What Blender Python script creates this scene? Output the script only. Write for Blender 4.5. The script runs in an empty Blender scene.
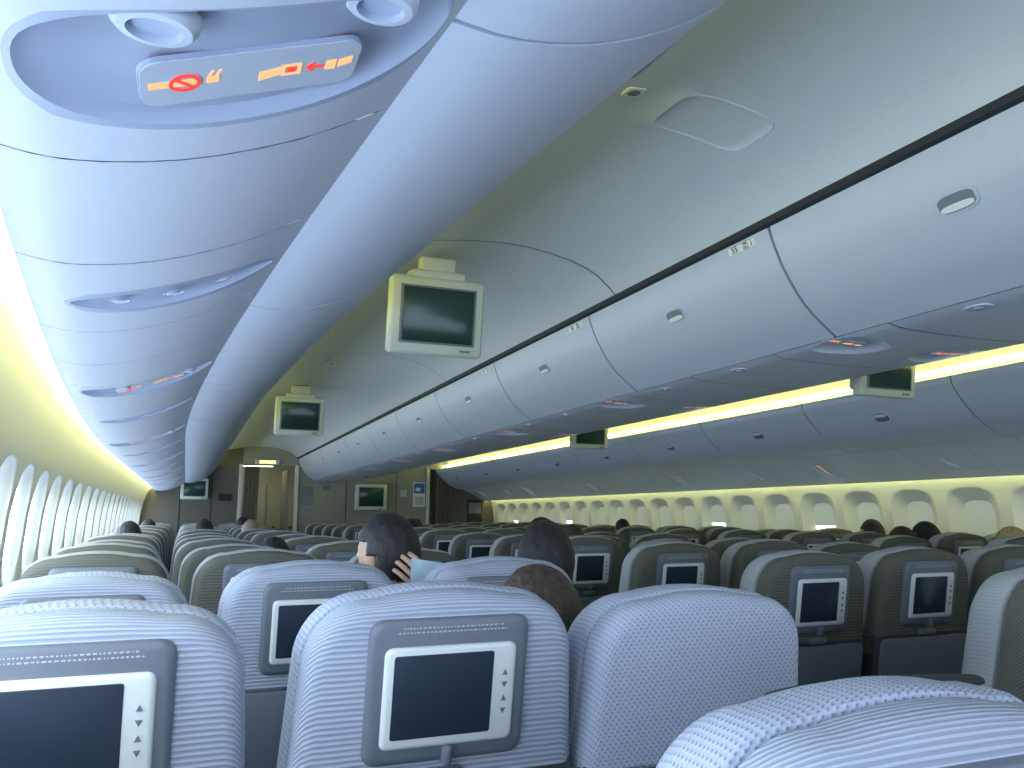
import bpy, bmesh, math, random
from mathutils import Vector, Matrix, Euler
random.seed(4)
H=1.27
C=bpy.context.scene.collection
# ---------------------------------------------------------------- materials
def mat(name,col,rough=.5,metal=0,emit=None,es=0,bump=None,noise=None,spec=.5):
    m=bpy.data.materials.new(name); m.use_nodes=True
    nt=m.node_tree; b=nt.nodes['Principled BSDF']
    b.inputs['Base Color'].default_value=(*col,1); b.inputs['Roughness'].default_value=rough
    b.inputs['Metallic'].default_value=metal; b.inputs['Specular IOR Level'].default_value=spec
    if emit:
        b.inputs['Emission Color'].default_value=(*emit,1); b.inputs['Emission Strength'].default_value=es
    if noise:
        tc=nt.nodes.new('ShaderNodeTexCoord'); n=nt.nodes.new('ShaderNodeTexNoise'); n.inputs['Scale'].default_value=noise[0]
        n.inputs['Detail'].default_value=4
        r=nt.nodes.new('ShaderNodeValToRGB')
        k=noise[1]
        r.color_ramp.elements[0].position=.3; r.color_ramp.elements[1].position=.7
        r.color_ramp.elements[0].color=(*[c*(1-k) for c in col],1); r.color_ramp.elements[1].color=(*[min(1,c*(1+k)) for c in col],1)
        nt.links.new(tc.outputs['Object'],n.inputs['Vector']); nt.links.new(n.outputs['Fac'],r.inputs['Fac']); nt.links.new(r.outputs['Color'],b.inputs['Base Color'])
        bp=nt.nodes.new('ShaderNodeBump'); bp.inputs['Strength'].default_value=noise[2]; bp.inputs['Distance'].default_value=.003
        nt.links.new(n.outputs['Fac'],bp.inputs['Height']); nt.links.new(bp.outputs['Normal'],b.inputs['Normal'])
    return m
def cloth(name,c1,c2,mode,period=.0085,thr=.2):
    m=mat(name,c1,.9,spec=.15); nt=m.node_tree; b=nt.nodes['Principled BSDF']
    tc=nt.nodes.new('ShaderNodeTexCoord'); sp=nt.nodes.new('ShaderNodeSeparateXYZ'); nt.links.new(tc.outputs['Object'],sp.inputs[0])
    def M(op,a,bv=None):
        n=nt.nodes.new('ShaderNodeMath'); n.operation=op
        if isinstance(a,(int,float)): n.inputs[0].default_value=a
        else: nt.links.new(a,n.inputs[0])
        if bv is not None:
            if isinstance(bv,(int,float)): n.inputs[1].default_value=bv
            else: nt.links.new(bv,n.inputs[1])
        return n.outputs[0]
    f=2*math.pi/period
    zy=M('ADD',sp.outputs['Z'],sp.outputs['Y'])
    if mode=='stripe':
        v=M('SINE',M('MULTIPLY',zy,f))
    else:
        xy=M('SUBTRACT',sp.outputs['X'],sp.outputs['Y'])
        v=M('MULTIPLY',M('SINE',M('MULTIPLY',xy,f)),M('SINE',M('MULTIPLY',zy,f)))
    r=nt.nodes.new('ShaderNodeValToRGB'); r.color_ramp.elements[0].position=thr; r.color_ramp.elements[1].position=thr+.3
    r.color_ramp.elements[0].color=(*c1,1); r.color_ramp.elements[1].color=(*c2,1)
    nt.links.new(v,r.inputs['Fac']); nt.links.new(r.outputs['Color'],b.inputs['Base Color'])
    bp=nt.nodes.new('ShaderNodeBump'); bp.inputs['Strength'].default_value=.4; bp.inputs['Distance'].default_value=.0012
    nt.links.new(v,bp.inputs['Height']); nt.links.new(bp.outputs['Normal'],b.inputs['Normal'])
    return m
M_panel=mat('panel_plastic',(.66,.71,.83),.42,noise=(60,.015,.05))
M_panelc=mat('panel_plastic_lit',(.74,.80,.90),.42,noise=(60,.015,.05))  # panel plastic lightened: light from below is put into the colour
M_ceil=mat('ceiling_plastic',(.59,.64,.71),.5,noise=(60,.015,.04))
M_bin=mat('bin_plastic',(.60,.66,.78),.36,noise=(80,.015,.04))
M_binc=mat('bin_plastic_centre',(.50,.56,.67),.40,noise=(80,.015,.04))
M_recess=mat('recess_shaded_plastic',(.44,.51,.68),.4)  # darker, bluer panel plastic: recess shading is put into the colour
M_dark=mat('dark_gap',(.02,.022,.028),.7)
M_wall=mat('wall_plastic',(.78,.78,.73),.5,noise=(50,.015,.04))
M_pane=mat('window_daylight',(.8,.9,1),.3,emit=(.62,.78,1),es=15)
M_paner=mat('window_daylight_right',(.8,.9,1),.3,emit=(.70,.84,1),es=3.5)
M_shade=mat('window_shade',(.62,.65,.62),.5,emit=(.8,.9,.85),es=.12)  # weak emission stands in for daylight coming through the shade
M_cove=mat('cove_lamp',(1,1,.6),.3,emit=(.88,.90,.25),es=4.4)
M_cover=mat('cove_lamp_right',(1,1,.6),.3,emit=(.92,.95,.34),es=6)
M_wash=mat('wall_wash_lamp',(1,1,.6),.3,emit=(.90,.90,.28),es=14)
M_washr=mat('wall_wash_lamp_right',(1,1,.6),.3,emit=(.90,.90,.26),es=9)
M_floor=mat('carpet',(.12,.13,.17),.95,noise=(200,.4,.6))
M_gplas=mat('grey_plastic',(.17,.19,.23),.45)
M_dplas=mat('dark_plastic',(.06,.065,.075),.5)
M_white=mat('bezel_white',(.80,.83,.82),.4)
M_screen=mat('screen_glass',(.032,.044,.068),.18)
M_mscreen=mat('monitor_glass',(.012,.045,.035),.15)
M_beige=mat('monitor_case',(.62,.64,.54),.45)
M_metal=mat('metal',(.5,.5,.52),.3,.9)
M_cs=cloth('cloth_stripe',(.35,.39,.49),(.53,.57,.67),'stripe',.0068,.15)
M_cd=cloth('cloth_dots',(.50,.54,.65),(.27,.31,.44),'dot',.0105,.40)
M_cb=cloth('cloth_olive',(.13,.13,.108),(.18,.18,.152),'stripe',.008)
M_cf=cloth('cloth_rim',(.46,.48,.50),(.30,.32,.36),'dot',.0105,.45)
M_seatc=mat('seat_cushion_cloth',(.10,.13,.22),.95,noise=(150,.3,.4))
M_txt=mat('label_text',(.50,.54,.58),.6)
M_ink=mat('ink',(.03,.03,.04),.6)
M_bulk=mat('bulkhead_laminate',(.29,.285,.25),.6,noise=(25,.05,.05))
M_bulkd=mat('bulkhead_dark',(.13,.115,.10),.6,noise=(25,.08,.05))
M_curt=mat('curtain_cloth',(.17,.145,.11),.9,noise=(120,.2,.3))
M_gal=mat('galley_panel',(.50,.54,.58),.4)
M_red=mat('sign_red',(.3,.01,.01),.4,emit=(1,.06,.05),es=1.2)
M_org=mat('sign_orange',(.35,.18,.08),.4,emit=(1,.50,.22),es=1.15)
M_blue=mat('poster_blue',(.05,.16,.45),.5)
M_yel=mat('galley_lamp',(1,.9,.5),.4,emit=(1,.88,.45),es=10)
M_exit=mat('exit_lamp',(1,.9,.5),.4,emit=(1,.82,.30),es=1.6)
M_skin=mat('skin',(.55,.34,.25),.55,noise=(40,.06,.1))
M_eye=mat('eye',(.05,.03,.02),.2)
M_lip=mat('lips',(.42,.19,.16),.5)
def hairmat(n,c): return mat(n,c,.6,noise=(90,.5,.9))
M_hair=hairmat('hair_black',(.018,.016,.018)); M_hbr=hairmat('hair_brown',(.055,.035,.025)); M_hbl=hairmat('hair_blond',(.45,.34,.14)); M_hgr=hairmat('hair_sparse',(.30,.21,.16))
M_sh=[mat('shirt_%d'%i,c,.9,noise=(100,.1,.3)) for i,c in enumerate([(.05,.06,.10),(.12,.12,.13),(.35,.4,.5),(.2,.1,.1)])]
M_paper=mat('paper',(.52,.66,.78),.7,noise=(30,.15,.1))

def finish(bm,name,mats,smooth=True,parent=None,recalc=True,angle=40):
    if recalc: bmesh.ops.recalc_face_normals(bm,faces=bm.faces)
    me=bpy.data.meshes.new(name); bm.to_mesh(me); bm.free()
    for m in mats: me.materials.append(m)
    if smooth:
        for p in me.polygons: p.use_smooth=True
        try: me.set_sharp_from_angle(angle=math.radians(angle))
        except Exception: pass
    o=bpy.data.objects.new(name,me); C.objects.link(o)
    if parent: o.parent=parent
    return o
def box(bm,x0,x1,y0,y1,z0,z1,mi=0,bev=0):
    r=bmesh.ops.create_cube(bm,size=1)
    vs=r['verts']
    for v in vs:
        v.co=Vector(((x0+x1)/2+v.co.x*(x1-x0),(y0+y1)/2+v.co.y*(y1-y0),(z0+z1)/2+v.co.z*(z1-z0)))
    fs=set(f for v in vs for f in v.link_faces)
    for f in fs: f.material_index=mi
    if bev:
        es=list(set(e for f in fs for e in f.edges))
        rr=bmesh.ops.bevel(bm,geom=es,offset=bev,segments=3,affect='EDGES',profile=.5)
        for f in rr['faces']: f.material_index=mi
# ---------------------------------------------------------------- cabin geometry
def s(y): 
    y=max(y,-.5); return .0095*max(0,6-y)**2
def catmull(pts,t):
    n=len(pts)-1; t=min(max(t,0),1)*n; i=min(int(t),n-1); f=t-i
    p0=pts[max(i-1,0)];p1=pts[i];p2=pts[i+1];p3=pts[min(i+2,n)]
    return tuple(.5*((2*b)+(-a+c)*f+(2*a-5*b+4*c-d)*f*f+(-a+3*b-3*c+d)*f**3) for a,b,c,d in zip(p0,p1,p2,p3))
def surf_from(pts,side,flip=1):
    # side: -1 left (shift +s), +1 right (shift -s), 0 none
    def S(u,v,off=0):
        x,z=catmull(pts,v)
        x1,z1=catmull(pts,max(v-.01,0)); x2,z2=catmull(pts,min(v+.01,1))
        tx,tz=x2-x1,z2-z1; l=math.hypot(tx,tz) or 1
        nx,nz=tz/l*flip,-tx/l*flip
        return Vector((x+nx*off-side*s(u),u,H+z+nz*off))
    S.len=sum(math.dist(catmull(pts,i/40),catmull(pts,(i+1)/40)) for i in range(40))
    return S
def frange(a,b,st):
    n=max(1,int(math.ceil((b-a)/st-1e-6))); return [a+(b-a)*i/n for i in range(n+1)]
def sheet(bm,S,u0,u1,v0=0,v1=1,nv=14,du=.3,mi=0,off=0,skirt=0):
    us=frange(u0,u1,du); vs=[v0+(v1-v0)*i/nv for i in range(nv+1)]
    g=[[bm.verts.new(S(u,v,off)) for v in vs] for u in us]
    for i in range(len(us)-1):
        for j in range(nv):
            bm.faces.new((g[i][j],g[i+1][j],g[i+1][j+1],g[i][j+1])).material_index=mi
    if skirt:
        bord=[(i,0) for i in range(len(us))]+[(len(us)-1,j) for j in range(1,nv+1)]+[(i,nv) for i in range(len(us)-2,-1,-1)]+[(0,j) for j in range(nv-1,0,-1)]
        lo=[bm.verts.new(S(us[i],vs[j],off-skirt)) for i,j in bord]
        n=len(bord)
        for k in range(n):
            a=g[bord[k][0]][bord[k][1]]; b=g[bord[(k+1)%n][0]][bord[(k+1)%n][1]]
            bm.faces.new((a,b,lo[(k+1)%n],lo[k])).material_index=mi
def sup(th,e):
    c,sn=math.cos(th),math.sin(th); return (math.copysign(abs(c)**(2/e),c),math.copysign(abs(sn)**(2/e),sn))
def patch(bm,S,cu,cv,ru,rv,off,mi,e=2,n=32,edge=None):
    rt=rv/S.len
    ring=[]; base=[]
    for k in range(n):
        x,z=sup(2*math.pi*k/n,e)
        ring.append(bm.verts.new(S(cu+x*ru*.96,cv+z*rt*.96,off))); base.append(bm.verts.new(S(cu+x*ru,cv+z*rt,-.002)))
    c=bm.verts.new(S(cu,cv,off))
    for k in range(n):
        bm.faces.new((ring[k],ring[(k+1)%n],c)).material_index=mi
        bm.faces.new((base[k],base[(k+1)%n],ring[(k+1)%n],ring[k])).material_index=mi
def bay(bm,S,u0,u1,v0,v1,cu,cv,ru,rv,rings,mi=0,e=3,m=14,mir=None,fill=True,mid=5):
    """panel u0..u1,v0..v1 with a real recess. rings: (scale,offset)"""
    sq=[]
    for k in range(m): sq.append((1,-1+2*k/m))
    for k in range(m): sq.append((1-2*k/m,1))
    for k in range(m): sq.append((-1,1-2*k/m))
    for k in range(m): sq.append((-1+2*k/m,-1))
    n=len(sq); allr=[]
    hu,hv=(u1-u0)/2,(v1-v0)/2; mu,mv=(u0+u1)/2,(v0+v1)/2
    def ell(a,b):
        th=math.atan2(b,a); x,z=math.cos(th),math.sin(th)
        r=(abs(x)**e+abs(z)**e)**(-1/e); return x*r,z*r
    for j in range(mid):
        f=j/mid
        row=[]
        for a,b in sq:
            x,z=ell(a,b)
            u=(mu+a*hu)*(1-f)+(cu+x*ru)*f; v=(mv+b*hv)*(1-f)+(cv+z*rv)*f
            row.append(bm.verts.new(S(u,v,0)))
        allr.append((row,mi))
    if fill:
        sc0,o0=rings[-1]; rings=list(rings)+[(sc0*f,o0) for f in (.8,.6,.4,.2)]
    for sc,off in rings:
        row=[]
        for a,b in sq:
            x,z=ell(a,b); row.append(bm.verts.new(S(cu+x*ru*sc,cv+z*rv*sc,off)))
        allr.append((row,mir if mir is not None else mi))
    for (r0,_),(r1,m1) in zip(allr,allr[1:]):
        for k in range(n): bm.faces.new((r0[k],r0[(k+1)%n],r1[(k+1)%n],r1[k])).material_index=m1
    if fill:
        sc,off=rings[-1]; c=bm.verts.new(S(cu,cv,off)); r=allr[-1][0]
        for k in range(n): bm.faces.new((r[k],r[(k+1)%n],c)).material_index=allr[-1][1]
Y0,Y1=-3.0,14.2
# profiles (x rel, z rel camera height)
P_under=[(-.47,.395),(-.39,.385),(-.27,.405),(-.14,.455),(-.03,.52)]
P_tube=[(-.03,.52),(.05,.515),(.16,.54),(.28,.60),(.38,.69),(.437,.78),(.447,.85)]
def mir(p): return [(4.72-x,z) for x,z in p]
P_underR=[(5.20,.262),(5.10,.30),(4.98,.37),(4.87,.42),(4.76,.47)]
P_tubeR=[(4.76,.47),(4.67,.475),(4.56,.51),(4.43,.58),(4.32,.68),(4.25,.77),(4.245,.82)]
S_un=surf_from(P_under,-1,1); S_tu=surf_from(P_tube,-1,1)
S_unR=surf_from(P_underR,1,-1); S_tuR=surf_from(P_tubeR,1,-1)
P_cL=[(1.76,.955),(1.785,.88),(1.83,.79),(1.905,.69),(2.02,.60)]
S_cL=surf_from(P_cL,0,1); S_cR=surf_from(mir(P_cL),0,-1)
P_cb=[(2.02,.598),(2.10,.585),(2.36,.58),(2.62,.585),(2.70,.598)]
S_cb=surf_from(P_cb,0,1)
P_ce=[(.30,1.00),(.50,1.06),(.80,1.12),(1.15,1.155),(1.42,1.13),(1.62,1.07),(1.745,.975)]
# ceiling ---------------------------------------------------------------
RV=.60
for nm,pp,sd in (('ceiling_left',P_ce,-1),('ceiling_right',mir(P_ce),1)):
    def S(u,v,off=0,pp=pp,sd=sd):
        x,z=catmull(pp,v); k=1-v
        return Vector((x-sd*s(u)*k,u,H+z+off))
    S.len=1.6
    bm=bmesh.new()
    ed=[-3,-1.9,-.6,.7,3.05,5.6,8.2,10.8,14.2]
    rg=[(1,0),(.975,-.003),(.95,-.003),(.92,.001)]
    for a,b in zip(ed,ed[1:]):
        if a==.7:
            sheet(bm,S,a+.004,1.50,nv=14)
            bay(bm,S,1.50,2.16,0,1,1.81,RV,.11,.115,rg,e=5,mid=8)
            sheet(bm,S,2.16,b-.004,nv=14)
        elif a>3:
            mdl=(a+b)/2+.2
            sheet(bm,S,a+.004,mdl-.3,nv=14)
            bay(bm,S,mdl-.3,mdl+.3,0,1,mdl,RV,.11,.115,rg,e=5,mid=8)
            sheet(bm,S,mdl+.3,b-.004,nv=14)
        else: sheet(bm,S,a+.004,b-.004,nv=14)
    # dark backing for seams
    sheet(bm,S,Y0,Y1,nv=14,off=.012,mi=1)
    finish(bm,nm,[M_ceil,M_gplas])
bm=bmesh.new()
def Sc(u,v,off=0):
    x,z=catmull(P_ce,v); return Vector((x+s(u)*(1-v),u,H+z+off))
Sc.len=1.6
for yy in (1.74,6.0,10.5):
    patch(bm,Sc,yy+.0,.41,.024,.024,-.006,0,e=6); patch(bm,Sc,yy,.41,.015,.015,-.008,1,e=2)
    patch(bm,Sc,yy-.16,.385,.09,.003,-.003,1,e=8)
finish(bm,'ceiling_spotlight_panel',[M_white,M_gplas])
# outboard bins -----------------------------------------------------------
BE=[.74+1.305*k for k in range(-2,12)]
BE=[Y0+.02]+[y for y in BE if y<Y1-.5]+[Y1-.005]
def latch(bm,S,cu,cv,sc=1):
    patch(bm,S,cu,cv,.064*sc,.033*sc,.004,0,e=3)
    patch(bm,S,cu,cv,.055*sc,.026*sc,.0055,1,e=3.4)
    patch(bm,S,cu,cv+.012/S.len,.050*sc,.010*sc,.008,2,e=3)
texts=[]
def addtext(txt,loc,X,Yv,size,m,parent=None,name='label'):
    cu=bpy.data.curves.new(name,'FONT'); cu.body=txt; cu.size=size; cu.extrude=.0003; cu.materials.append(m); cu.align_x='CENTER'; cu.align_y='CENTER'
    o=bpy.data.objects.new(name,cu); C.objects.link(o)
    X=X.normalized(); Yv=(Yv-X*Yv.dot(X)).normalized(); Z=X.cross(Yv)
    o.matrix_world=Matrix(((X.x,Yv.x,Z.x,loc.x),(X.y,Yv.y,Z.y,loc.y),(X.z,Yv.z,Z.z,loc.z),(0,0,0,1)))
    if parent: o.parent=parent
    return o
row=59
for a,b in zip(BE,BE[1:]):
    # left tube bins
    bm=bmesh.new(); sheet(bm,S_tu,a+.0035,b-.0035,nv=18,du=.1,skirt=.02)
    finish(bm,'overhead_bin',[M_bin,M_gplas,M_white])
    bm=bmesh.new(); sheet(bm,S_tuR,a+.005,b-.005,nv=18,du=.1,skirt=.02)
    latch(bm,S_tuR,(a+b)/2,.62,1.1)
    finish(bm,'overhead_bin',[M_bin,M_gplas,M_white])
    bm=bmesh.new(); sheet(bm,S_cL,a+.006,b-.006,nv=14,du=.1,skirt=.02)
    latch(bm,S_cL,(a+b)/2,.45)
    patch(bm,S_cL,a-.0+.15,.09,.075,.021,.003,2,e=10)
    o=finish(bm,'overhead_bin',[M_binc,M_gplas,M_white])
    up=S_cL(a+.1,.05)-S_cL(a+.1,.15)
    if a>-1:
        addtext(str(row),S_cL(a+.185,.09,.0045),Vector((0,-1,0)),up,.034,M_ink,o,'row_number')
        addtext('ABC\nDEG',S_cL(a+.125,.09,.0045),Vector((0,-1,0)),up,.015,M_ink,o,'seat_letters')
        addtext('i',S_cL(a+.095,.09,.0045),Vector((0,-1,0)),up,.034,M_ink,o,'seat_icon')
    row-=1
    bm=bmesh.new(); sheet(bm,S_cR,a+.006,b-.006,nv=14,du=.2,skirt=.02); latch(bm,S_cR,(a+b)/2,.45)
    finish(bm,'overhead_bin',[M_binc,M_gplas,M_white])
# backings
for nm,S in (('bin_frame_left',S_tu),('bin_frame_right',S_tuR),('bin_frame_aisle_left',S_cL),('bin_frame_aisle_right',S_cR)):
    bm=bmesh.new(); sheet(bm,S,Y0,Y1,nv=14,off=-.03); finish(bm,'trim_'+nm,[M_dark])
# trim between ceiling and centre bins
bm=bmesh.new()
for sgn in (0,1):
    f=(lambda x: x) if sgn==0 else (lambda x:4.72-x)
    x0,x1=sorted((f(1.735),f(1.80)))
    box(bm,x0,x1,Y0,Y1,H+.957,H+.980,0)
finish(bm,'trim_centre_bin_gap',[M_dark],smooth=False)
# centre underside with service panels
bm=bmesh.new(); 
us=[.74-.54*6+ .54*k for k in range(0,33)]; us=[u for u in us if u<Y1-.3]+[Y1]
for k,(a,b) in enumerate(zip(us,us[1:])):
    if k%3==2:
        for (v0,v1) in ((0,.5),(.5,1)):
            bay(bm,S_cb,a+.003,b-.003,v0,v1,(a+b)/2,(v0+v1)/2,.12,.17,[(1,0),(.97,-.004),(.8,-.014),(.3,-.015)],mi=0,e=2.2,mir=0)
    else:
        sheet(bm,S_cb,a+.003,b-.003,v0=0,v1=.5,nv=6); sheet(bm,S_cb,a+.003,b-.003,v0=.5,v1=1,nv=6)
        patch(bm,S_cb,(a+b)/2,.2,.04,.04,.003,2,e=2.2); patch(bm,S_cb,(a+b)/2-.0,.2,.012,.012,.006,1)
sheet(bm,S_cb,Y0,Y1,nv=8,off=-.025,mi=3)
finish(bm,'service_panel_centre',[M_panelc,M_recess,M_bin,M_gplas])
# left/right undersides
def underside(S,name,signs,lens):
    bm=bmesh.new()
    cuts=[]; y=Y0
    items=sorted([(yy,'s') for yy in signs]+[(yy,'l') for yy in lens])
    e0=Y0
    right='right' in name
    for yy,k in items:
        hw=.165 if k=='s' else .26
        if yy-hw-e0>.01:
            us=frange(e0,yy-hw,.42)
            for a,b in zip(us,us[1:]): sheet(bm,S,a+.0015,b-.0015,nv=12,du=.15)
        if k=='s':
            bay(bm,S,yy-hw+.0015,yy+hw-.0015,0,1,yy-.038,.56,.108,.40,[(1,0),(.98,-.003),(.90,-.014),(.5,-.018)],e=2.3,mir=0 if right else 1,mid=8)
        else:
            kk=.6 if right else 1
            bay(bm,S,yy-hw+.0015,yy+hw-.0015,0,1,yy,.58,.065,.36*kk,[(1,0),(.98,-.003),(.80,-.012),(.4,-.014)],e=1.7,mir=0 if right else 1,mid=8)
            for dv in (-.18,0,.18):
                patch(bm,S,yy,.58+dv*kk,.016,.016,-.004,0,e=2); patch(bm,S,yy,.58+dv*kk,.010,.010,-.001,0,e=2)
        e0=yy+hw
    us=frange(e0,Y1,.42)
    for a,b in zip(us,us[1:]): sheet(bm,S,a+.0015,b-.0015,nv=12,du=.15)
    sheet(bm,S,Y0,Y1,nv=8,off=-.03,mi=2)
    return finish(bm,name,[M_panel,M_recess,M_gplas])
sg=[.78+2.1*k for k in range(0,7)]; ln=[1.62+2.1*k for k in range(0,6)]+[-.6]
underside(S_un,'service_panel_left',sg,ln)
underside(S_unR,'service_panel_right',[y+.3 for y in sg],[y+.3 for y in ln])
# illuminated signs
def sign(S,yy,cv,L=.215,W=.082,sx=1,off=.0,name='seatbelt_sign'):
    c=S(yy,cv,off); X=(S(yy,cv+.05,off)-S(yy,cv-.05,off)).normalized()*sx
    if X.x<0: X=-X
    U=Vector((0,-1,0)); N=X.cross(U).normalized()
    if N.z>0: N=-N
    bm=bmesh.new()
    def poly(pts,mi,h):
        lo=[bm.verts.new(c+X*x+U*y-N*.004) for x,y in pts]; hi=[bm.verts.new(c+X*x+U*y+N*h) for x,y in pts]
        bm.faces.new(hi).material_index=mi
        for k in range(len(pts)): bm.faces.new((lo[k],lo[(k+1)%len(pts)],hi[(k+1)%len(pts)],hi[k])).material_index=mi
    def rr(cx,cy,w,h,r,mi,ht):
        pts=[]
        for qx,qy,a0 in ((1,1,0),(-1,1,90),(-1,-1,180),(1,-1,270)):
            for k in range(5):
                a=math.radians(a0+k*22.5); pts.append((cx+qx*(w/2-r)+r*math.cos(a),cy+qy*(h/2-r)+r*math.sin(a)))
        poly(pts,mi,ht)
    def ring(cx,cy,r0,r1,mi,h,n=28):
        for k in range(n):
            a,b=2*math.pi*k/n,2*math.pi*(k+1)/n
            poly([(cx+r0*math.cos(a),cy+r0*math.sin(a)),(cx+r1*math.cos(a),cy+r1*math.sin(a)),(cx+r1*math.cos(b),cy+r1*math.sin(b)),(cx+r0*math.cos(b),cy+r0*math.sin(b))],mi,h)
    k=L/.215
    rr(0,0,L+.003,W+.003,.020*k,1,.0005); rr(0,0,L,W,.018*k,0,.002)
    B=.0028; k0=k; k=k*1.2
    q=lambda pts:[(x*k,y*k) for x,y in pts]
    # cigarette
    rr(-.064*k,.0*k,.040*k,.009*k,.001,3,B); rr(-.034*k,0,.010*k,.009*k,.001,3,B)
    for dx in (0,.006): poly(q([(-.038+dx,.006),(-.036+dx,.006),(-.033+dx,.014),(-.035+dx,.014)]),3,B)
    ring(-.056*k,0,.0095*k,.0125*k,2,B+.0006)
    poly(q([(-.065,.007),(-.063,.009),(-.047,-.007),(-.049,-.009)]),2,B+.001)
    # belt
    poly(q([(.004,-.012),(.022,-.006),(.022,.006),(.004,.001)]),3,B)
    for (x,y,w,h) in ((.031,.007,.017,.003),(.031,-.007,.017,.003),(.024,0,.003,.016),(.038,0,.003,.016)): rr(x*k,y*k,w*k,h*k,.0005,3,B)
    rr(.031*k,0,.007*k,.007*k,.001,2,B)
    poly(q([(.043,0),(.050,.008),(.050,.002),(.058,.002),(.058,-.002),(.050,-.002),(.050,-.008)]),2,B)
    poly(q([(.061,-.007),(.070,-.007),(.070,.007),(.061,.007)]),3,B)
    poly(q([(.072,-.005),(.084,.000),(.084,.010),(.072,.006)]),3,B)
    finish(bm,name,[M_bin,M_recess,M_red,M_org],smooth=False,recalc=False)
for yy in sg:
    sign(S_un,yy-.006,.60,L=.215,off=-.014)
    sign(S_unR,yy+.3,.5,off=-.012,L=.15,W=.06)
for k,(a,b) in enumerate(zip(us,us[1:])):
    if k%3==2 and (a+b)/2>.5 and b<Y1-.3:
        sign(S_cb,(a+b)/2,.25,L=.16,W=.055,off=-.012)
        sign(S_cb,(a+b)/2,.75,L=.16,W=.055,off=-.012)
# gasper / round lamp boss near first sign
bm=bmesh.new()
for yy in sg[:3]:
    for cv in (.41,.78):
        cpt=S_un(yy-.113,cv,-.012)
        prof=[(.029,-.004,0),(.028,.006,0),(.024,.012,0),(.018,.013,0),(.016,.007,1),(.008,.007,1)]
        prev=None
        for r,h,mi in prof:
            ring=[bm.verts.new(cpt+Vector((r*1.25*math.cos(t*math.pi/12),r*math.sin(t*math.pi/12),-h))) for t in range(24)]
            if prev:
                for k in range(24): bm.faces.new((prev[k],prev[(k+1)%24],ring[(k+1)%24],ring[k])).material_index=mi
            prev=ring
        bm.faces.new(prev).material_index=1
finish(bm,'reading_lamp',[M_bin,M_recess])
# coves & lamps -----------------------------------------------------------
def strip(name,pts,side,m):
    bm=bmesh.new()
    def S(u,v,off=0):
        x,z=catmull(pts,v); return Vector((x-side*s(u),u,H+z))
    sheet(bm,S,Y0,Y1,nv=6,du=.4); return finish(bm,name,[m])
strip('trim_cove_left',[(.447,.84),(.42,.84),(.30,.85),(.27,.92),(.30,1.0)],-1,M_ceil)
strip('trim_cove_right',[(4.245,.82),(4.28,.83),(4.42,.85),(4.46,.92),(4.42,1.0)],1,M_wall)
strip('cove_lamp_left',[(.33,.872),(.30,.89),(.295,.95)],-1,M_cove)
strip('cove_lamp_right',[(4.34,.865),(4.375,.875),(4.39,.905)],1,M_cover)
strip('wall_wash_lamp_left',[(-.480,.425),(-.494,.435),(-.508,.445)],-1,M_wash)
strip('wall_wash_lamp_right',[(5.215,.33),(5.235,.315),(5.25,.30)],1,M_washr)
strip('trim_valance_left',[(-.47,.395),(-.472,.42),(-.478,.46)],-1,M_panel)
strip('trim_valance_right',[(5.20,.262),(5.205,.30),(5.21,.36),(5.33,.37)],1,M_panel)
# side walls ---------------------------------------------------------------
WP=[(.46,-.49),(.40,-.555),(.30,-.60),(.15,-.64),(0,-.66),(-.2,-.672),(-.4,-.672),(-.7,-.645),(-1.0,-.58),(-1.27,-.50)]
def wallx(z):
    for (z1,x1),(z2,x2) in zip(WP,WP[1:]):
        if z<=z1 and z>=z2: return x1+(x2-x1)*(z-z1)/(z2-z1)
    return WP[-1][1] if z<-1 else WP[0][1]
def Wl(u,v,off=0): return Vector((wallx(v)-off+s(u),u,H+v))
def Wr(u,v,off=0): return Vector((4.72-wallx(v)+off-s(u),u,H+v))
wn=1
ys=[Y0+.05+.53*k for k in range(33)]; ys=[y for y in ys if y<Y1-.3]
for nm,W in (('wall_left',Wl),('wall_right',Wr)):
    W.len=1
    left=nm=='wall_left'
    IN=.74 if left else .62
    bm=bmesh.new()
    top=.46 if left else .38
    sheet(bm,W,Y0,Y1,v0=top,v1=.235,nv=6,du=.27); sheet(bm,W,Y0,Y1,v0=-.34,v1=-1.27,nv=8,du=.27)
    rg=[(1,0),(.97,.006),(.93,.014),(.76,.032),(.73,.042)] if left else [(1,0),(.97,.006),(.93,.02),(.64,.055),(.60,.075)]
    for y in ys:
        bay(bm,W,y,y+.53,-.34,.235,y+.265,-.035,.215,.235,rg,e=3.2,fill=False,mid=4)
    sheet(bm,W,ys[-1]+.53,Y1,v0=-.34,v1=.235,nv=6,du=.27)
    sheet(bm,W,Y0,ys[0],v0=-.34,v1=.235,nv=6,du=.27)
    finish(bm,nm,[M_wall])
    for i,y in enumerate(ys):
        bm=bmesh.new()
        n=32
        def el(k,sc): 
            x,z=sup(2*math.pi*k/n,3.2); return x*.215*sc,z*.235*sc
        def reg(zlo,zhi,mi,off):
            pts=[]
            for k in range(n):
                x,z=el(k,IN); z=min(max(z,zlo),zhi); pts.append(bm.verts.new(W(y+.265+x,-.035+z,off)))
            bm.faces.new(pts).material_index=mi
        if left:
            reg(-.2,.2,0,.041)
        else:
            op=[-.20,-.2,-.06,-.2,-.2,-.05,-.2][i%7]
            reg(-.2,.2,0,.078); reg(op if op>-.2 else -.13,.2,1,.070)
        bmesh.ops.triangulate(bm,faces=bm.faces)
        finish(bm,'window_%d'%wn,[M_pane if left else M_paner,M_shade],smooth=False); wn+=1
bm=bmesh.new(); box(bm,-1,5.8,Y0,18,-.05,0); finish(bm,'floor',[M_floor],smooth=False)
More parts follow.
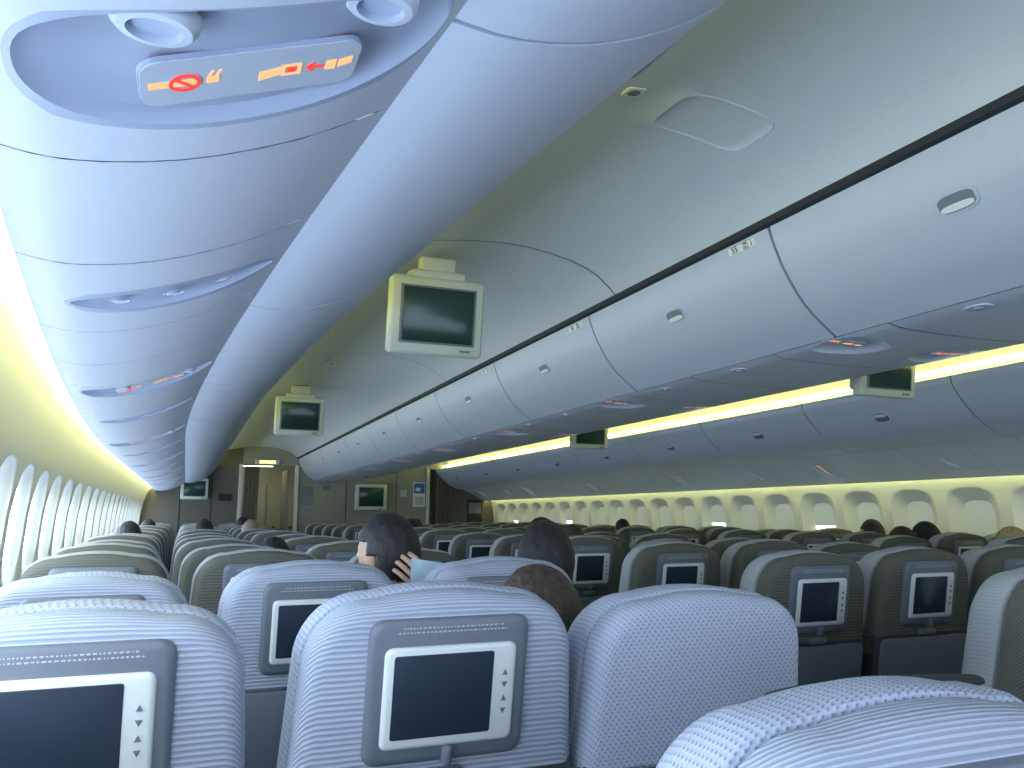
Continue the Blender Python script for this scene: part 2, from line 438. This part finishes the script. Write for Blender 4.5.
bm=bmesh.new(); box(bm,-1,5.8,Y0-.05,Y0,0,2.6); finish(bm,'wall_rear',[M_bulk],smooth=False)
# front bulkheads -----------------------------------------------------------
bm=bmesh.new(); box(bm,-.72,.86,Y1,Y1+.06,0,2.5,0)
for x in (-.1,.38): box(bm,x,x+.012,Y1-.008,Y1,.0,2.2,1)
box(bm,.80,.86,Y1-.03,Y1,0,2.12,2,.006)
box(bm,.50,.70,Y1-.02,Y1,1.50,1.62,1,.004)
finish(bm,'wall_front_left',[M_bulkd,M_dark,M_beige,M_gal],smooth=False)
bm=bmesh.new(); box(bm,1.72,4.12,Y1,Y1+.06,0,2.5,0)
box(bm,1.72,1.78,Y1-.04,Y1,0,2.12,2,.006); box(bm,4.06,4.12,Y1-.04,Y1,0,2.12,2,.006)
box(bm,2.60,2.61,Y1-.006,Y1,0,2.3,1); box(bm,3.50,3.51,Y1-.006,Y1,0,2.3,1)
box(bm,1.84,2.02,Y1-.015,Y1,1.45,1.75,4,.004); box(bm,3.58,3.70,Y1-.015,Y1,1.60,1.72,3,.004); box(bm,2.2,2.32,Y1-.02,Y1,1.7,1.78,4,.004)
finish(bm,'wall_front_centre',[M_bulk,M_dark,M_beige,M_gal,M_gplas],smooth=False)
bm=bmesh.new(); box(bm,4.55,5.45,Y1,Y1+.06,0,2.5,0); box(bm,4.85,5.15,Y1-.02,Y1,.9,1.55,1,.01); box(bm,4.88,5.12,Y1-.025,Y1-.01,1.3,1.5,2,.005)
finish(bm,'wall_front_right',[M_bulkd,M_dark,M_gplas,M_beige],smooth=False)
bm=bmesh.new(); box(bm,.86,1.72,Y1,Y1+.06,2.10,2.5,0); box(bm,4.12,4.55,Y1,Y1+.06,2.10,2.5,0); finish(bm,'trim_door_header',[M_bulk],smooth=False)
bm=bmesh.new(); box(bm,-.7,5.5,18,18.05,0,2.5,0)
for x in (.9,1.25,1.6,1.95,4.2,4.6): 
    box(bm,x,x+.33,17.9,18,.95,1.9,0,.02); box(bm,x,x+.33,17.88,18,.1,.9,1,.02); box(bm,x+.13,x+.2,17.86,17.9,1.0,1.03,2,.005)
finish(bm,'galley_unit',[M_gal,M_metal,M_dplas],smooth=False)
bm=bmesh.new(); box(bm,-.8,5.8,Y1+.06,18,2.3,2.35); finish(bm,'ceiling_galley',[M_ceil],smooth=False)
bm=bmesh.new(); box(bm,.80,.84,Y1+.3,17.8,0,2.3,0); box(bm,2.4,2.44,Y1+.1,17.8,0,2.3,0); box(bm,.84,.87,Y1+.8,Y1+1.6,.0,2.0,1,.01)
box(bm,5.3,5.34,Y1+.06,18,0,2.3,0); box(bm,1.62,1.66,Y1+.3,Y1+1.1,0,2.05,1,.006)
finish(bm,'wall_galley_side',[M_gal,M_bulk],smooth=False)
bm=bmesh.new(); box(bm,1.0,1.6,Y1+1.0,Y1+1.15,2.24,2.30,0,.01); box(bm,1.0,1.6,Y1+2.6,Y1+2.75,2.24,2.30,0,.01); box(bm,4.2,4.7,Y1+.8,Y1+.95,2.24,2.30,0,.01)
finish(bm,'galley_ceiling_lamp',[M_yel],smooth=False)
def curtain(x0,x1,name):
    bm=bmesh.new(); n=40
    cols=[]
    for i in range(n+1):
        x=x0+(x1-x0)*i/n
        cols.append([bm.verts.new((x+.006*math.sin(j),Y1-.05+.025*math.sin(i*1.15)*(1-.3*j/8),.05+2.03*j/8)) for j in range(9)])
    for i in range(n):
        for j in range(8): bm.faces.new((cols[i][j],cols[i+1][j],cols[i+1][j+1],cols[i][j+1]))
    o=finish(bm,name,[M_curt]); md=o.modifiers.new('s','SOLIDIFY'); md.thickness=.006
curtain(.88,1.12,'cabin_curtain'); curtain(4.24,4.55,'cabin_curtain')
# exit sign
bm=bmesh.new(); box(bm,1.05,1.45,Y1-.06,Y1-.01,2.12,2.20,0,.01); box(bm,1.12,1.38,Y1-.065,Y1-.055,2.135,2.185,1)
finish(bm,'exit_sign',[M_beige,M_exit],smooth=False)
# bulkhead poster
bm=bmesh.new(); box(bm,3.82,4.04,Y1-.012,Y1,1.42,1.86,0); box(bm,3.83,4.03,Y1-.016,Y1-.01,1.66,1.84,1); box(bm,3.85,4.01,Y1-.018,Y1-.01,1.45,1.60,2)
box(bm,3.86,3.95,Y1-.019,Y1-.015,1.70,1.76,0)
finish(bm,'safety_poster',[M_white,M_blue,M_txt],smooth=False)
# monitors -------------------------------------------------------------------
def monitor(x,y,z,w,h,tilt=8,yaw=0,bracket=.12,name='cabin_monitor'):
    bm=bmesh.new()
    box(bm,-w/2,w/2,0,.07,-h/2,h/2,0,.018)
    box(bm,-w*.40,w*.40,.06,.14,-h*.40,h*.42,0,.02)
    box(bm,-w*.40,w*.40,-.006,.004,-h*.36,h*.38,2,.003)
    box(bm,-w*.375,w*.375,-.010,0,-h*.335,h*.355,1,.004)
    box(bm,w*.25,w*.36,-.008,0,-h*.44,-h*.41,2)
    if bracket:
        box(bm,-w*.28,w*.28,.01,.12,h/2-.01,h/2+.03,0,.008)
        box(bm,-w*.18,w*.18,.03,.10,h/2+.02,h/2+bracket,0,.006)
    o=finish(bm,name,[M_beige,M_mscreen,M_gplas],angle=30)
    o.location=(x,y,z); o.rotation_euler=(math.radians(tilt),0,math.radians(yaw)); return o
monitor(.955,3.2,H+.84,.42,.335,tilt=9,bracket=.09)
monitor(3.70,3.35,H+.83,.42,.335,tilt=9,bracket=.10)
monitor(.88,7.1,H+.85,.42,.335,tilt=9,bracket=.10)
monitor(3.84,7.3,H+.84,.42,.335,tilt=9,bracket=.10)
monitor(3.02,Y1-.16,H+.31,.56,.46,tilt=3,bracket=0)
monitor(.12,Y1-.16,H+.42,.42,.34,tilt=3,bracket=0)
# ---------------------------------------------------------------- seats
def outline(hw_b,hw_t,zb,zt,r,crown=.012,n=9):
    pts=[(-hw_b,zb),(hw_b,zb)]
    zc=zt-crown-r
    for k in range(1,5): 
        f=k/5; pts.append((hw_b+(hw_t-hw_b)*f,zb+(zc-zb)*f))
    for k in range(n+1):
        a=math.pi/2*k/n; pts.append((hw_t-r+r*math.cos(a)**.9 if k<n else hw_t-r,zc+r*math.sin(a)))
    m=7
    for k in range(1,m):
        f=k/m; x=(hw_t-r)*(1-2*f); pts.append((x,zt-crown+crown*(1-(x/(hw_t-r))**2)))
    for k in range(n+1):
        a=math.pi/2*(1-k/n); pts.append((-(hw_t-r+r*math.cos(a)**.9) if k>0 else -(hw_t-r),zc+r*math.sin(a)))
    for k in range(4,0,-1):
        f=k/5; pts.append((-(hw_b+(hw_t-hw_b)*f),zb+(zc-zb)*f))
    return pts
SL=.20
def slab(bm,pts,layers,mi,cap0=True,cap1=True,zt=1.17,mi0=None):
    xs=[p[0] for p in pts]; zs=[p[1] for p in pts]
    hw=max(xs); cz=(max(zs)+min(zs))/2; hh=(max(zs)-min(zs))/2
    prev=None; first=None
    for y,ins in layers:
        ring=[]
        for x,z in pts:
            X=x*(1-ins/hw); Z=cz+(z-cz)*(1-ins/hh)
            ring.append(bm.verts.new((X,y+(zt-Z)*SL,Z)))
        if prev:
            for k in range(len(pts)): bm.faces.new((prev[k],prev[(k+1)%len(pts)],ring[(k+1)%len(pts)],ring[k])).material_index=mi
        else: first=ring
        prev=ring
    if cap0: bm.faces.new(first).material_index=mi if mi0 is None else mi0
    if cap1: bm.faces.new(prev).material_index=mi
def rrect(cx,cz,w,h,r,n=5):
    pts=[]
    for qx,qz,a0 in ((1,1,0),(-1,1,90),(-1,-1,180),(1,-1,270)):
        for k in range(n+1):
            a=math.radians(a0+k*90/n); pts.append((cx+qx*(w/2-r)+r*math.cos(a),cz+qz*(h/2-r)+r*math.sin(a)))
    return pts
def pslab(bm,pts,y0,y1,bev,mi,zt=1.17):
    cx=sum(p[0] for p in pts)/len(pts); cz=sum(p[1] for p in pts)/len(pts)
    hw=max(p[0] for p in pts)-cx; hh=max(p[1] for p in pts)-cz
    prev=None
    for y,ins in ((y0,bev),(y0+bev*.4,bev*.3),(y0+bev,0),(y1,0)):
        ring=[bm.verts.new((cx+(x-cx)*(1-ins/hw),y+(zt-(cz+(z-cz)*(1-ins/hh)))*SL,cz+(z-cz)*(1-ins/hh))) for x,z in pts]
        if prev is None: bm.faces.new(ring).material_index=mi
        else:
            for k in range(len(pts)): bm.faces.new((prev[k],prev[(k+1)%len(pts)],ring[(k+1)%len(pts)],ring[k])).material_index=mi
        prev=ring
def seat_mesh(kind):
    bm=bmesh.new()
    # materials: 0 back cloth 1 front cloth 2 grey 3 dark 4 white 5 screen 6 metal 7 cushion 8 text
    o=outline(.226,.208,.80,1.151,.100)
    slab(bm,o,[(0,.028),(.004,.014),(.014,.005),(.03,0),(.052,0),(.060,.012)],0)
    o2=outline(.229,.213,.78,1.158,.105)
    slab(bm,o2,[(.058,.016),(.064,.004),(.075,0),(.115,0),(.140,.008),(.158,.028),(.165,.06)],1)
    # lower shell
    slab(bm,outline(.215,.222,.34,.875,.02,.0),[(.0,.012),(.008,.002),(.02,0),(.08,0),(.10,.01)],3)
    # lower back cushion
    slab(bm,outline(.225,.225,.40,.80,.03,0),[(.08,.01),(.10,0),(.15,0),(.175,.02)],7)
    # tray table
    pslab(bm,rrect(0,.735,.40,.24,.02),-.012,.005,.005,2)
    pslab(bm,rrect(0,.872,.06,.022,.006),-.022,.0,.004,2)
    # literature pocket
    pslab(bm,rrect(0,.50,.38,.20,.03),-.02,.005,.008,3)
    if kind!='C':
        pslab(bm,rrect(0,1.003,.244,.218,.022),-.014,.02,.010,2)
        pslab(bm,rrect(0,.995,.200,.152,.012),-.021,.0,.006,4)
        pslab(bm,rrect(-.012,.997,.150,.124,.004),-.0225,-.01,.001,5)
        for zz,t in ((1.025,1),(1.005,0),(.985,1),(.965,0)):
            w=.0045
            tri=[(.082-w,zz-w),(.082+w,zz-w),(.082,zz+w)] if t else [(.082-w,zz+w),(.082,zz-w),(.082+w,zz+w)]
            pslab(bm,tri,-.0228,-.015,.001,2)
        pslab(bm,rrect(0,.905,.012,.03,.005,3),-.03,.0,.004,2)
        # printed warning lines
        for zz,w in ((1.098,.150),(1.0915,.165)):
            x=-w/2
            while x<w/2:
                l=random.uniform(.002,.006); pslab(bm,rrect(x+l/2,zz,l,.0026,.0008,1),-.0143,-.012,.0003,8); x+=l+.0018
    # seat pan
    r=bmesh.ops.create_cube(bm,size=1)
    box(bm,-.222,.222,.22,.70,.36,.46,7,.03)
    bmesh.ops.delete(bm,geom=r['verts'],context='VERTS')
    box(bm,-.215,.215,.16,.66,.29,.37,3,.01)
    # armrests
    for sx in (-1,1):
        box(bm,sx*.24-.022,sx*.24+.022,.14,.56,.60,.645,3,.012)
        box(bm,sx*.24-.012,sx*.24+.012,.16,.30,.33,.61,3,.006)
        # legs
        box(bm,sx*.15-.015,sx*.15+.015,.20,.25,0,.30,6,.004); box(bm,sx*.15-.015,sx*.15+.015,.56,.61,0,.30,6,.004)
        box(bm,sx*.15-.02,sx*.15+.02,.12,.68,0,.02,6,.004)
    bmesh.ops.recalc_face_normals(bm,faces=bm.faces)
    me=bpy.data.meshes.new('airplane_seat_'+kind); bm.to_mesh(me); bm.free()
    back={'A':M_cs,'B':M_cb,'C':M_cd}[kind]; front={'A':M_cd,'B':M_cf,'C':M_cd}[kind]
    for m in (back,front,M_gplas,M_dplas,M_white,M_screen,M_metal,M_seatc,M_txt): me.materials.append(m)
    for p in me.polygons: p.use_smooth=True
    me.set_sharp_from_angle(angle=math.radians(38))
    return me
MS={k:seat_mesh(k) for k in 'ABC'}
def seat(kind,x,y,dz=0,rx=0,rz=0,sx=1):
    o=bpy.data.objects.new('airplane_seat',MS[kind]); C.objects.link(o); o.location=(x,y,dz); o.rotation_euler=(math.radians(rx),0,math.radians(rz)); o.scale=(sx,1,1); return o
rows=[1.2+.8*k for k in range(15)]
for ri,y in enumerate(rows):
    for ci,bx in enumerate((-.345,.155,.655)):
        k='A' if ri<2 else 'B'
        if ri==0 and ci==2: k='C'
        x=bx+s(y)
        dz={(0,1):.004,(0,0):-.006,(0,2):-.016,(1,0):-.016}.get((ri,ci),0)
        if (ri,ci)==(0,1): x+=.018
        if ri==0 and ci==2: x-=.004
        seat(k,x,y+random.uniform(-.02,.02)*(ri>1),dz+random.uniform(-.012,.006)*(ri>1),0,0,1.05 if ri==0 else 1.02)
    for bx in (1.92,2.40,2.88): seat('B',bx,y+.03+random.uniform(-.03,.03),random.uniform(-.012,.01))
    for bx in (4.11,4.59,5.05): seat('B',bx-s(y)*.6,y+random.uniform(-.03,.03),random.uniform(-.012,.01))
seat('A',.578,.47,-.034,0,0)
seat('A',-.15,.40,-.05,0,0)
seat('A',1.06,.44,-.045,0,0)
for bx in (1.92,2.40,2.88): seat('B',bx,.42)
# dark strap lying across the near seat top
bm=bmesh.new()
n=20; prev=None
for i in range(n+1):
    f=i/n; x=.510+.25*f; yb=.622-.01*f; z=1.108-.004*(2*f-1)**2
    w=.022*(1-.5*abs(2*f-1)**6)
    ring=[bm.verts.new((x,yb+w*math.cos(a),z+.005*math.sin(a))) for a in [k*math.pi/6 for k in range(12)]]
    if prev:
        for k in range(12): bm.faces.new((prev[k],prev[(k+1)%12],ring[(k+1)%12],ring[k]))
    else: bm.faces.new(ring)
    prev=ring
bm.faces.new(prev); finish(bm,'bag_strap',[M_dark])
# ---------------------------------------------------------------- people
def skinned(name,chains,mats_):
    """chains: list of (points[(x,y,z,r)], edges)"""
    vs=[];es=[];rr=[];roots=[]
    for pts,ed in chains:
        b=len(vs); roots.append(b)
        for p in pts: vs.append(p[:3]); rr.append(p[3])
        es+= [(a+b,c+b) for a,c in ed]
    me=bpy.data.meshes.new(name); me.from_pydata(vs,es,[]); o=bpy.data.objects.new(name,me); C.objects.link(o)
    o.modifiers.new('sk','SKIN'); 
    if not me.skin_vertices: me.skin_vertices.new()
    for i,r in enumerate(rr):
        sv=me.skin_vertices[0].data[i]; sv.radius=(r,r) if not isinstance(r,tuple) else r; sv.use_root=i in roots
    sb=o.modifiers.new('ss','SUBSURF'); sb.levels=2; sb.render_levels=2
    dg=bpy.context.evaluated_depsgraph_get(); nm=bpy.data.meshes.new_from_object(o.evaluated_get(dg))
    bpy.data.objects.remove(o)
    nm.materials.clear()
    for m in mats_: nm.materials.append(m)
    for p in nm.polygons: p.use_smooth=True
    o=bpy.data.objects.new(name,nm); C.objects.link(o); return o
def hand_chains(w,d,n,side):
    """w wrist, d finger direction, n palm normal"""
    d=Vector(d).normalized(); n=Vector(n); n=(n-d*n.dot(d)).normalized(); sd=d.cross(n)*side; w=Vector(w)
    ch=[]
    P=lambda a,b,c: tuple(w+d*a+sd*b+n*c)
    ch.append(([(*P(-.02,0,0),.024),(*P(.02,0,0),.028),(*P(.055,0,.0),.034),(*P(.085,0,.002),.030)],[(0,1),(1,2),(2,3)]))
    for b,l,r in ((.030,.066,.0088),(.010,.076,.0092),(-.011,.070,.0088),(-.031,.054,.0078)):
        ch.append(([(*P(.065,b*.8,0),r),(*P(.092,b,.001),r),(*P(.092+l*.42,b*1.05,.010),r*.95),(*P(.092+l*.72,b*1.05,.026),r*.9),(*P(.092+l*.86,b*1.03,.044),r*.8)],[(0,1),(1,2),(2,3),(3,4)]))
    ch.append(([(*P(.020,.020,.004),.014),(*P(.042,.044,.010),.012),(*P(.068,.056,.020),.0105),(*P(.088,.058,.032),.009)],[(0,1),(1,2),(2,3)]))
    return ch
def head_objs(hair,bald=False,long=False,parent=None):
    bm=bmesh.new(); bmesh.ops.create_uvsphere(bm,u_segments=32,v_segments=24,radius=1)
    for v in bm.verts:
        x,y,z=v.co
        X=x*.076; Yy=y*.098; Z=z*.118
        if z<-.2: X*=1-.30*(-z-.2); 
        if y>0 and z<-.3: Yy*=1-.10*(-z); 
        if y<0 and z<-.3: Yy*=1-.45*(-z-.3)
        if y>.3:
            nx=max(0,1-abs(x)/.22); nz=max(0,1-abs(z+.18)/.30); Yy+=.024*nx*nz
            ex=max(0,1-abs(abs(x)-.38)/.2); ez=max(0,1-abs(z-.05)/.16); Yy-=.008*ex*ez
            Yy+=.005*max(0,1-abs(z-.22)/.15)
            Yy+=.006*max(0,1-abs(x)/.4)*max(0,1-abs(z+.50)/.10)
            Yy+=.009*max(0,1-abs(x)/.4)*max(0,1-abs(z+.82)/.2)
        v.co=(X,Yy,Z)
    for f in bm.faces:
        c=f.calc_center_median()
        if c.y>.07 and abs(c.x)<.026 and abs(c.z+.058)<.009: f.material_index=1
    def ball(c,r,mi,sc=(1,1,1)):
        q=bmesh.ops.create_uvsphere(bm,u_segments=14,v_segments=10,radius=r)
        for v in q['verts']: v.co=Vector((v.co.x*sc[0],v.co.y*sc[1],v.co.z*sc[2]))+Vector(c)
        for f in set(f for v in q['verts'] for f in v.link_faces): f.material_index=mi
    for sx in (-1,1):
        ball((sx*.029,.082,.006),.012,3); ball((sx*.029,.0915,.006),.0055,2)
        ball((sx*.079,-.004,-.008),.031,0,(.36,.62,1.05)); ball((sx*.085,-.002,-.006),.019,0,(.35,.6,1))
    # neck
    q=bmesh.ops.create_cone(bm,segments=20,radius1=.060,radius2=.052,depth=.15)
    for v in q['verts']: v.co=v.co+Vector((0,-.022,-.135))
    h=finish(bm,'head',[M_skin,M_lip,M_eye,M_white],parent=parent,angle=60)
    bm=bmesh.new(); bmesh.ops.create_uvsphere(bm,u_segments=64,v_segments=48,radius=1)
    dl=[]
    for v in bm.verts:
        x,y,z=v.co
        k=1.085+.016*math.sin(11*x+7*z)*math.cos(9*y)+.008*math.sin(40*math.atan2(x,y+.2))*(1-abs(z))+random.uniform(-.003,.003)
        hl=.34 if y>.15 else ((.02 if abs(x)>.7 else -.05) if y>-.25 else -.62+.12*abs(x))
        if bald: hl=.0 if y<.1 else .9
        if z<hl and not (long and y<.25): dl.append(v)
        if abs(z)>.97: k=1.085
        X,Yy,Z=x*.076*k+ (x*.006),y*.098*k-.004,z*.118*k+.003
        if bald: X*=.95;Z*=.92;Yy*=.97
        if long and z<0: 
            Z=z*.26; X=math.copysign(max(abs(X),.06*abs(x)+.03*abs(x)),x); Yy=-abs(Yy)*.6-.045 if y<.25 else Yy
        v.co=(X,Yy,Z)
    bmesh.ops.delete(bm,geom=dl,context='VERTS')
    ho=finish(bm,'hair',[hair],parent=parent,angle=80); md=ho.modifiers.new('s','SOLIDIFY'); md.thickness=.008
    return h,ho
def person(x,y,topz,hair,shirt,dx=0,dy=0,turn=0,pitch=0,bald=False,long=False,raise_hand=False,roll=0):
    """x,y = head position; seat local origin is x-dx, y-.27-dy"""
    e=bpy.data.objects.new('passenger',None); C.objects.link(e)
    sc=(topz/1.27); e.location=(x-dx,y-(.27+dy)*sc,0); e.scale=(sc,)*3
    hx,hy,hz=dx/sc,.27+dy/sc,1.15
    nk=(hx*.85,hy-.03,1.015)
    L=lambda f:(hx*f,.36+(hy-.36)*f)
    m1=L(.3);m2=L(.62)
    pts=[(0,.40,.55,.135),(m1[0],m1[1],.70,.135),(m2[0],m2[1],.86,.140),(nk[0]*.95,nk[1]-.01,.955,.085),(nk[0],nk[1],1.01,.058)]
    ed=[(0,1),(1,2),(2,3),(3,4)]
    wr0=(hx+.095,hy-.185,1.045)
    for sx in (-1,1):
        b=len(pts)
        shx=nk[0]+sx*.165; shy=m2[1]+.0
        up=raise_hand and sx==1
        if up:
            el=(shx+.10,shy-.0,.93); wr=wr0
        else:
            el=(shx+sx*.04,shy+.10,.70); wr=(sx*.13,.66,.66)
        pts+=[(shx,shy,.925,.062),(el[0],el[1],el[2],.044),(wr[0],wr[1],wr[2],.030)]
        ed+=[(3,b),(b,b+1),(b+1,b+2)]
        c=len(pts)
        pts+=[(sx*.10,.46,.545,.095),(sx*.12,.80,.55,.068),(sx*.12,.79,.30,.055),(sx*.12,.80,.10,.042),(sx*.12,.88,.05,.040),(sx*.12,.96,.04,.034)]
        ed+=[(0,c),(c,c+1),(c+1,c+2),(c+2,c+3),(c+3,c+4),(c+4,c+5)]
    b=skinned('body',[(pts,ed)],[shirt]); b.parent=e
    ch=[]
    for sx in (-1,1):
        if raise_hand and sx==1: ch+=hand_chains(wr0,(-.50,.30,.62),(.1,.9,-.2),-1)
        else: ch+=hand_chains((sx*.13,.66,.66),(-sx*.1,1,-.12),(0,0,-1),sx)
    hd=skinned('hands',ch,[M_skin]); hd.parent=e
    he=bpy.data.objects.new('head_rig',None); C.objects.link(he); he.parent=e; he.location=(hx,hy,hz); he.rotation_euler=(math.radians(pitch),math.radians(roll),math.radians(turn))
    head_objs(hair,bald,long,he)
    return e
person(.580,2.44,1.268,M_hair,M_sh[0],dx=-.20,dy=.14,turn=35,raise_hand=True,roll=-6)
person(1.02,2.25,1.245,M_hair,M_sh[1],dx=.17,dy=0,turn=-8)
person(.665,1.49,1.165,M_hbr,M_sh[0],dx=-.20,dy=.03,turn=20,long=True,roll=-10)
person(1.80,4.02,1.25,M_hair,M_sh[1])
person(.40,4.0,1.16,M_hair,M_sh[0],turn=10)
person(.58,8.0,1.23,M_hgr,M_sh[2],bald=True,turn=25)
person(-.36,6.35,1.22,M_hair,M_sh[1])
person(-.36,9.6,1.22,M_hair,M_sh[0])
person(5.03,4.85,1.23,M_hair,M_sh[0])
person(4.62,4.0,1.22,M_hair,M_sh[3])
person(4.35,3.95,1.19,M_hbr,M_sh[1])
person(4.52,3.32,1.195,M_hbl,M_sh[2],turn=20)
person(2.40,4.85,1.20,M_hbr,M_sh[1])
person(2.88,6.4,1.21,M_hair,M_sh[0])
person(4.59,8.0,1.22,M_hair,M_sh[0])
person(1.92,7.2,1.23,M_hair,M_sh[3])
person(.15,7.2,1.23,M_hair,M_sh[1])
person(.66,10.4,1.24,M_hair,M_sh[0])
person(2.40,8.8,1.22,M_hbr,M_sh[2])
# magazine held up by the reader
bm=bmesh.new()
for i in range(2):
    for q in range(3):
        o=.002*q
        a=Vector((0,o,0)); w=Vector((.095*(1 if i else -1),.03,0)); u=Vector((0,.03,.150))
        vs=[bm.verts.new(p) for p in (a,a+w,a+w+u,a+u)]; bm.faces.new(vs)
o=finish(bm,'magazine',[M_paper],smooth=False); o.location=(.680,2.16,1.000); o.rotation_euler=(math.radians(-15),math.radians(14),math.radians(10)); md=o.modifiers.new('s','SOLIDIFY'); md.thickness=.001

# ---------------------------------------------------------------- light, world, camera
w=bpy.data.worlds.new('w'); bpy.context.scene.world=w; w.use_nodes=True
w.node_tree.nodes['Background'].inputs[0].default_value=(.6,.75,1,1); w.node_tree.nodes['Background'].inputs[1].default_value=1
def area(name,loc,rot,sx,sy,e,col):
    l=bpy.data.lights.new(name,'AREA'); l.shape='RECTANGLE'; l.size=sx; l.size_y=sy; l.energy=e; l.color=col
    o=bpy.data.objects.new(name,l); C.objects.link(o); o.location=loc; o.rotation_euler=rot; return o
area('aft_fill_light',(2.4,Y0+.1,1.5),(math.radians(90),0,0),4.5,1.6,88,(.64,.78,1))  # added fill light behind the camera, not a cabin fitting
cam=bpy.data.cameras.new('cam'); co=bpy.data.objects.new('camera',cam); C.objects.link(co)
cam.sensor_width=36; cam.lens=36*796/1024; cam.clip_start=.02
co.location=(0,0,H); co.rotation_euler=(math.radians(90+9.35),0,math.radians(-22.07))
bpy.context.scene.camera=co
vs=bpy.context.scene.view_settings; vs.view_transform='Standard'; vs.look='None'; vs.exposure=-.12
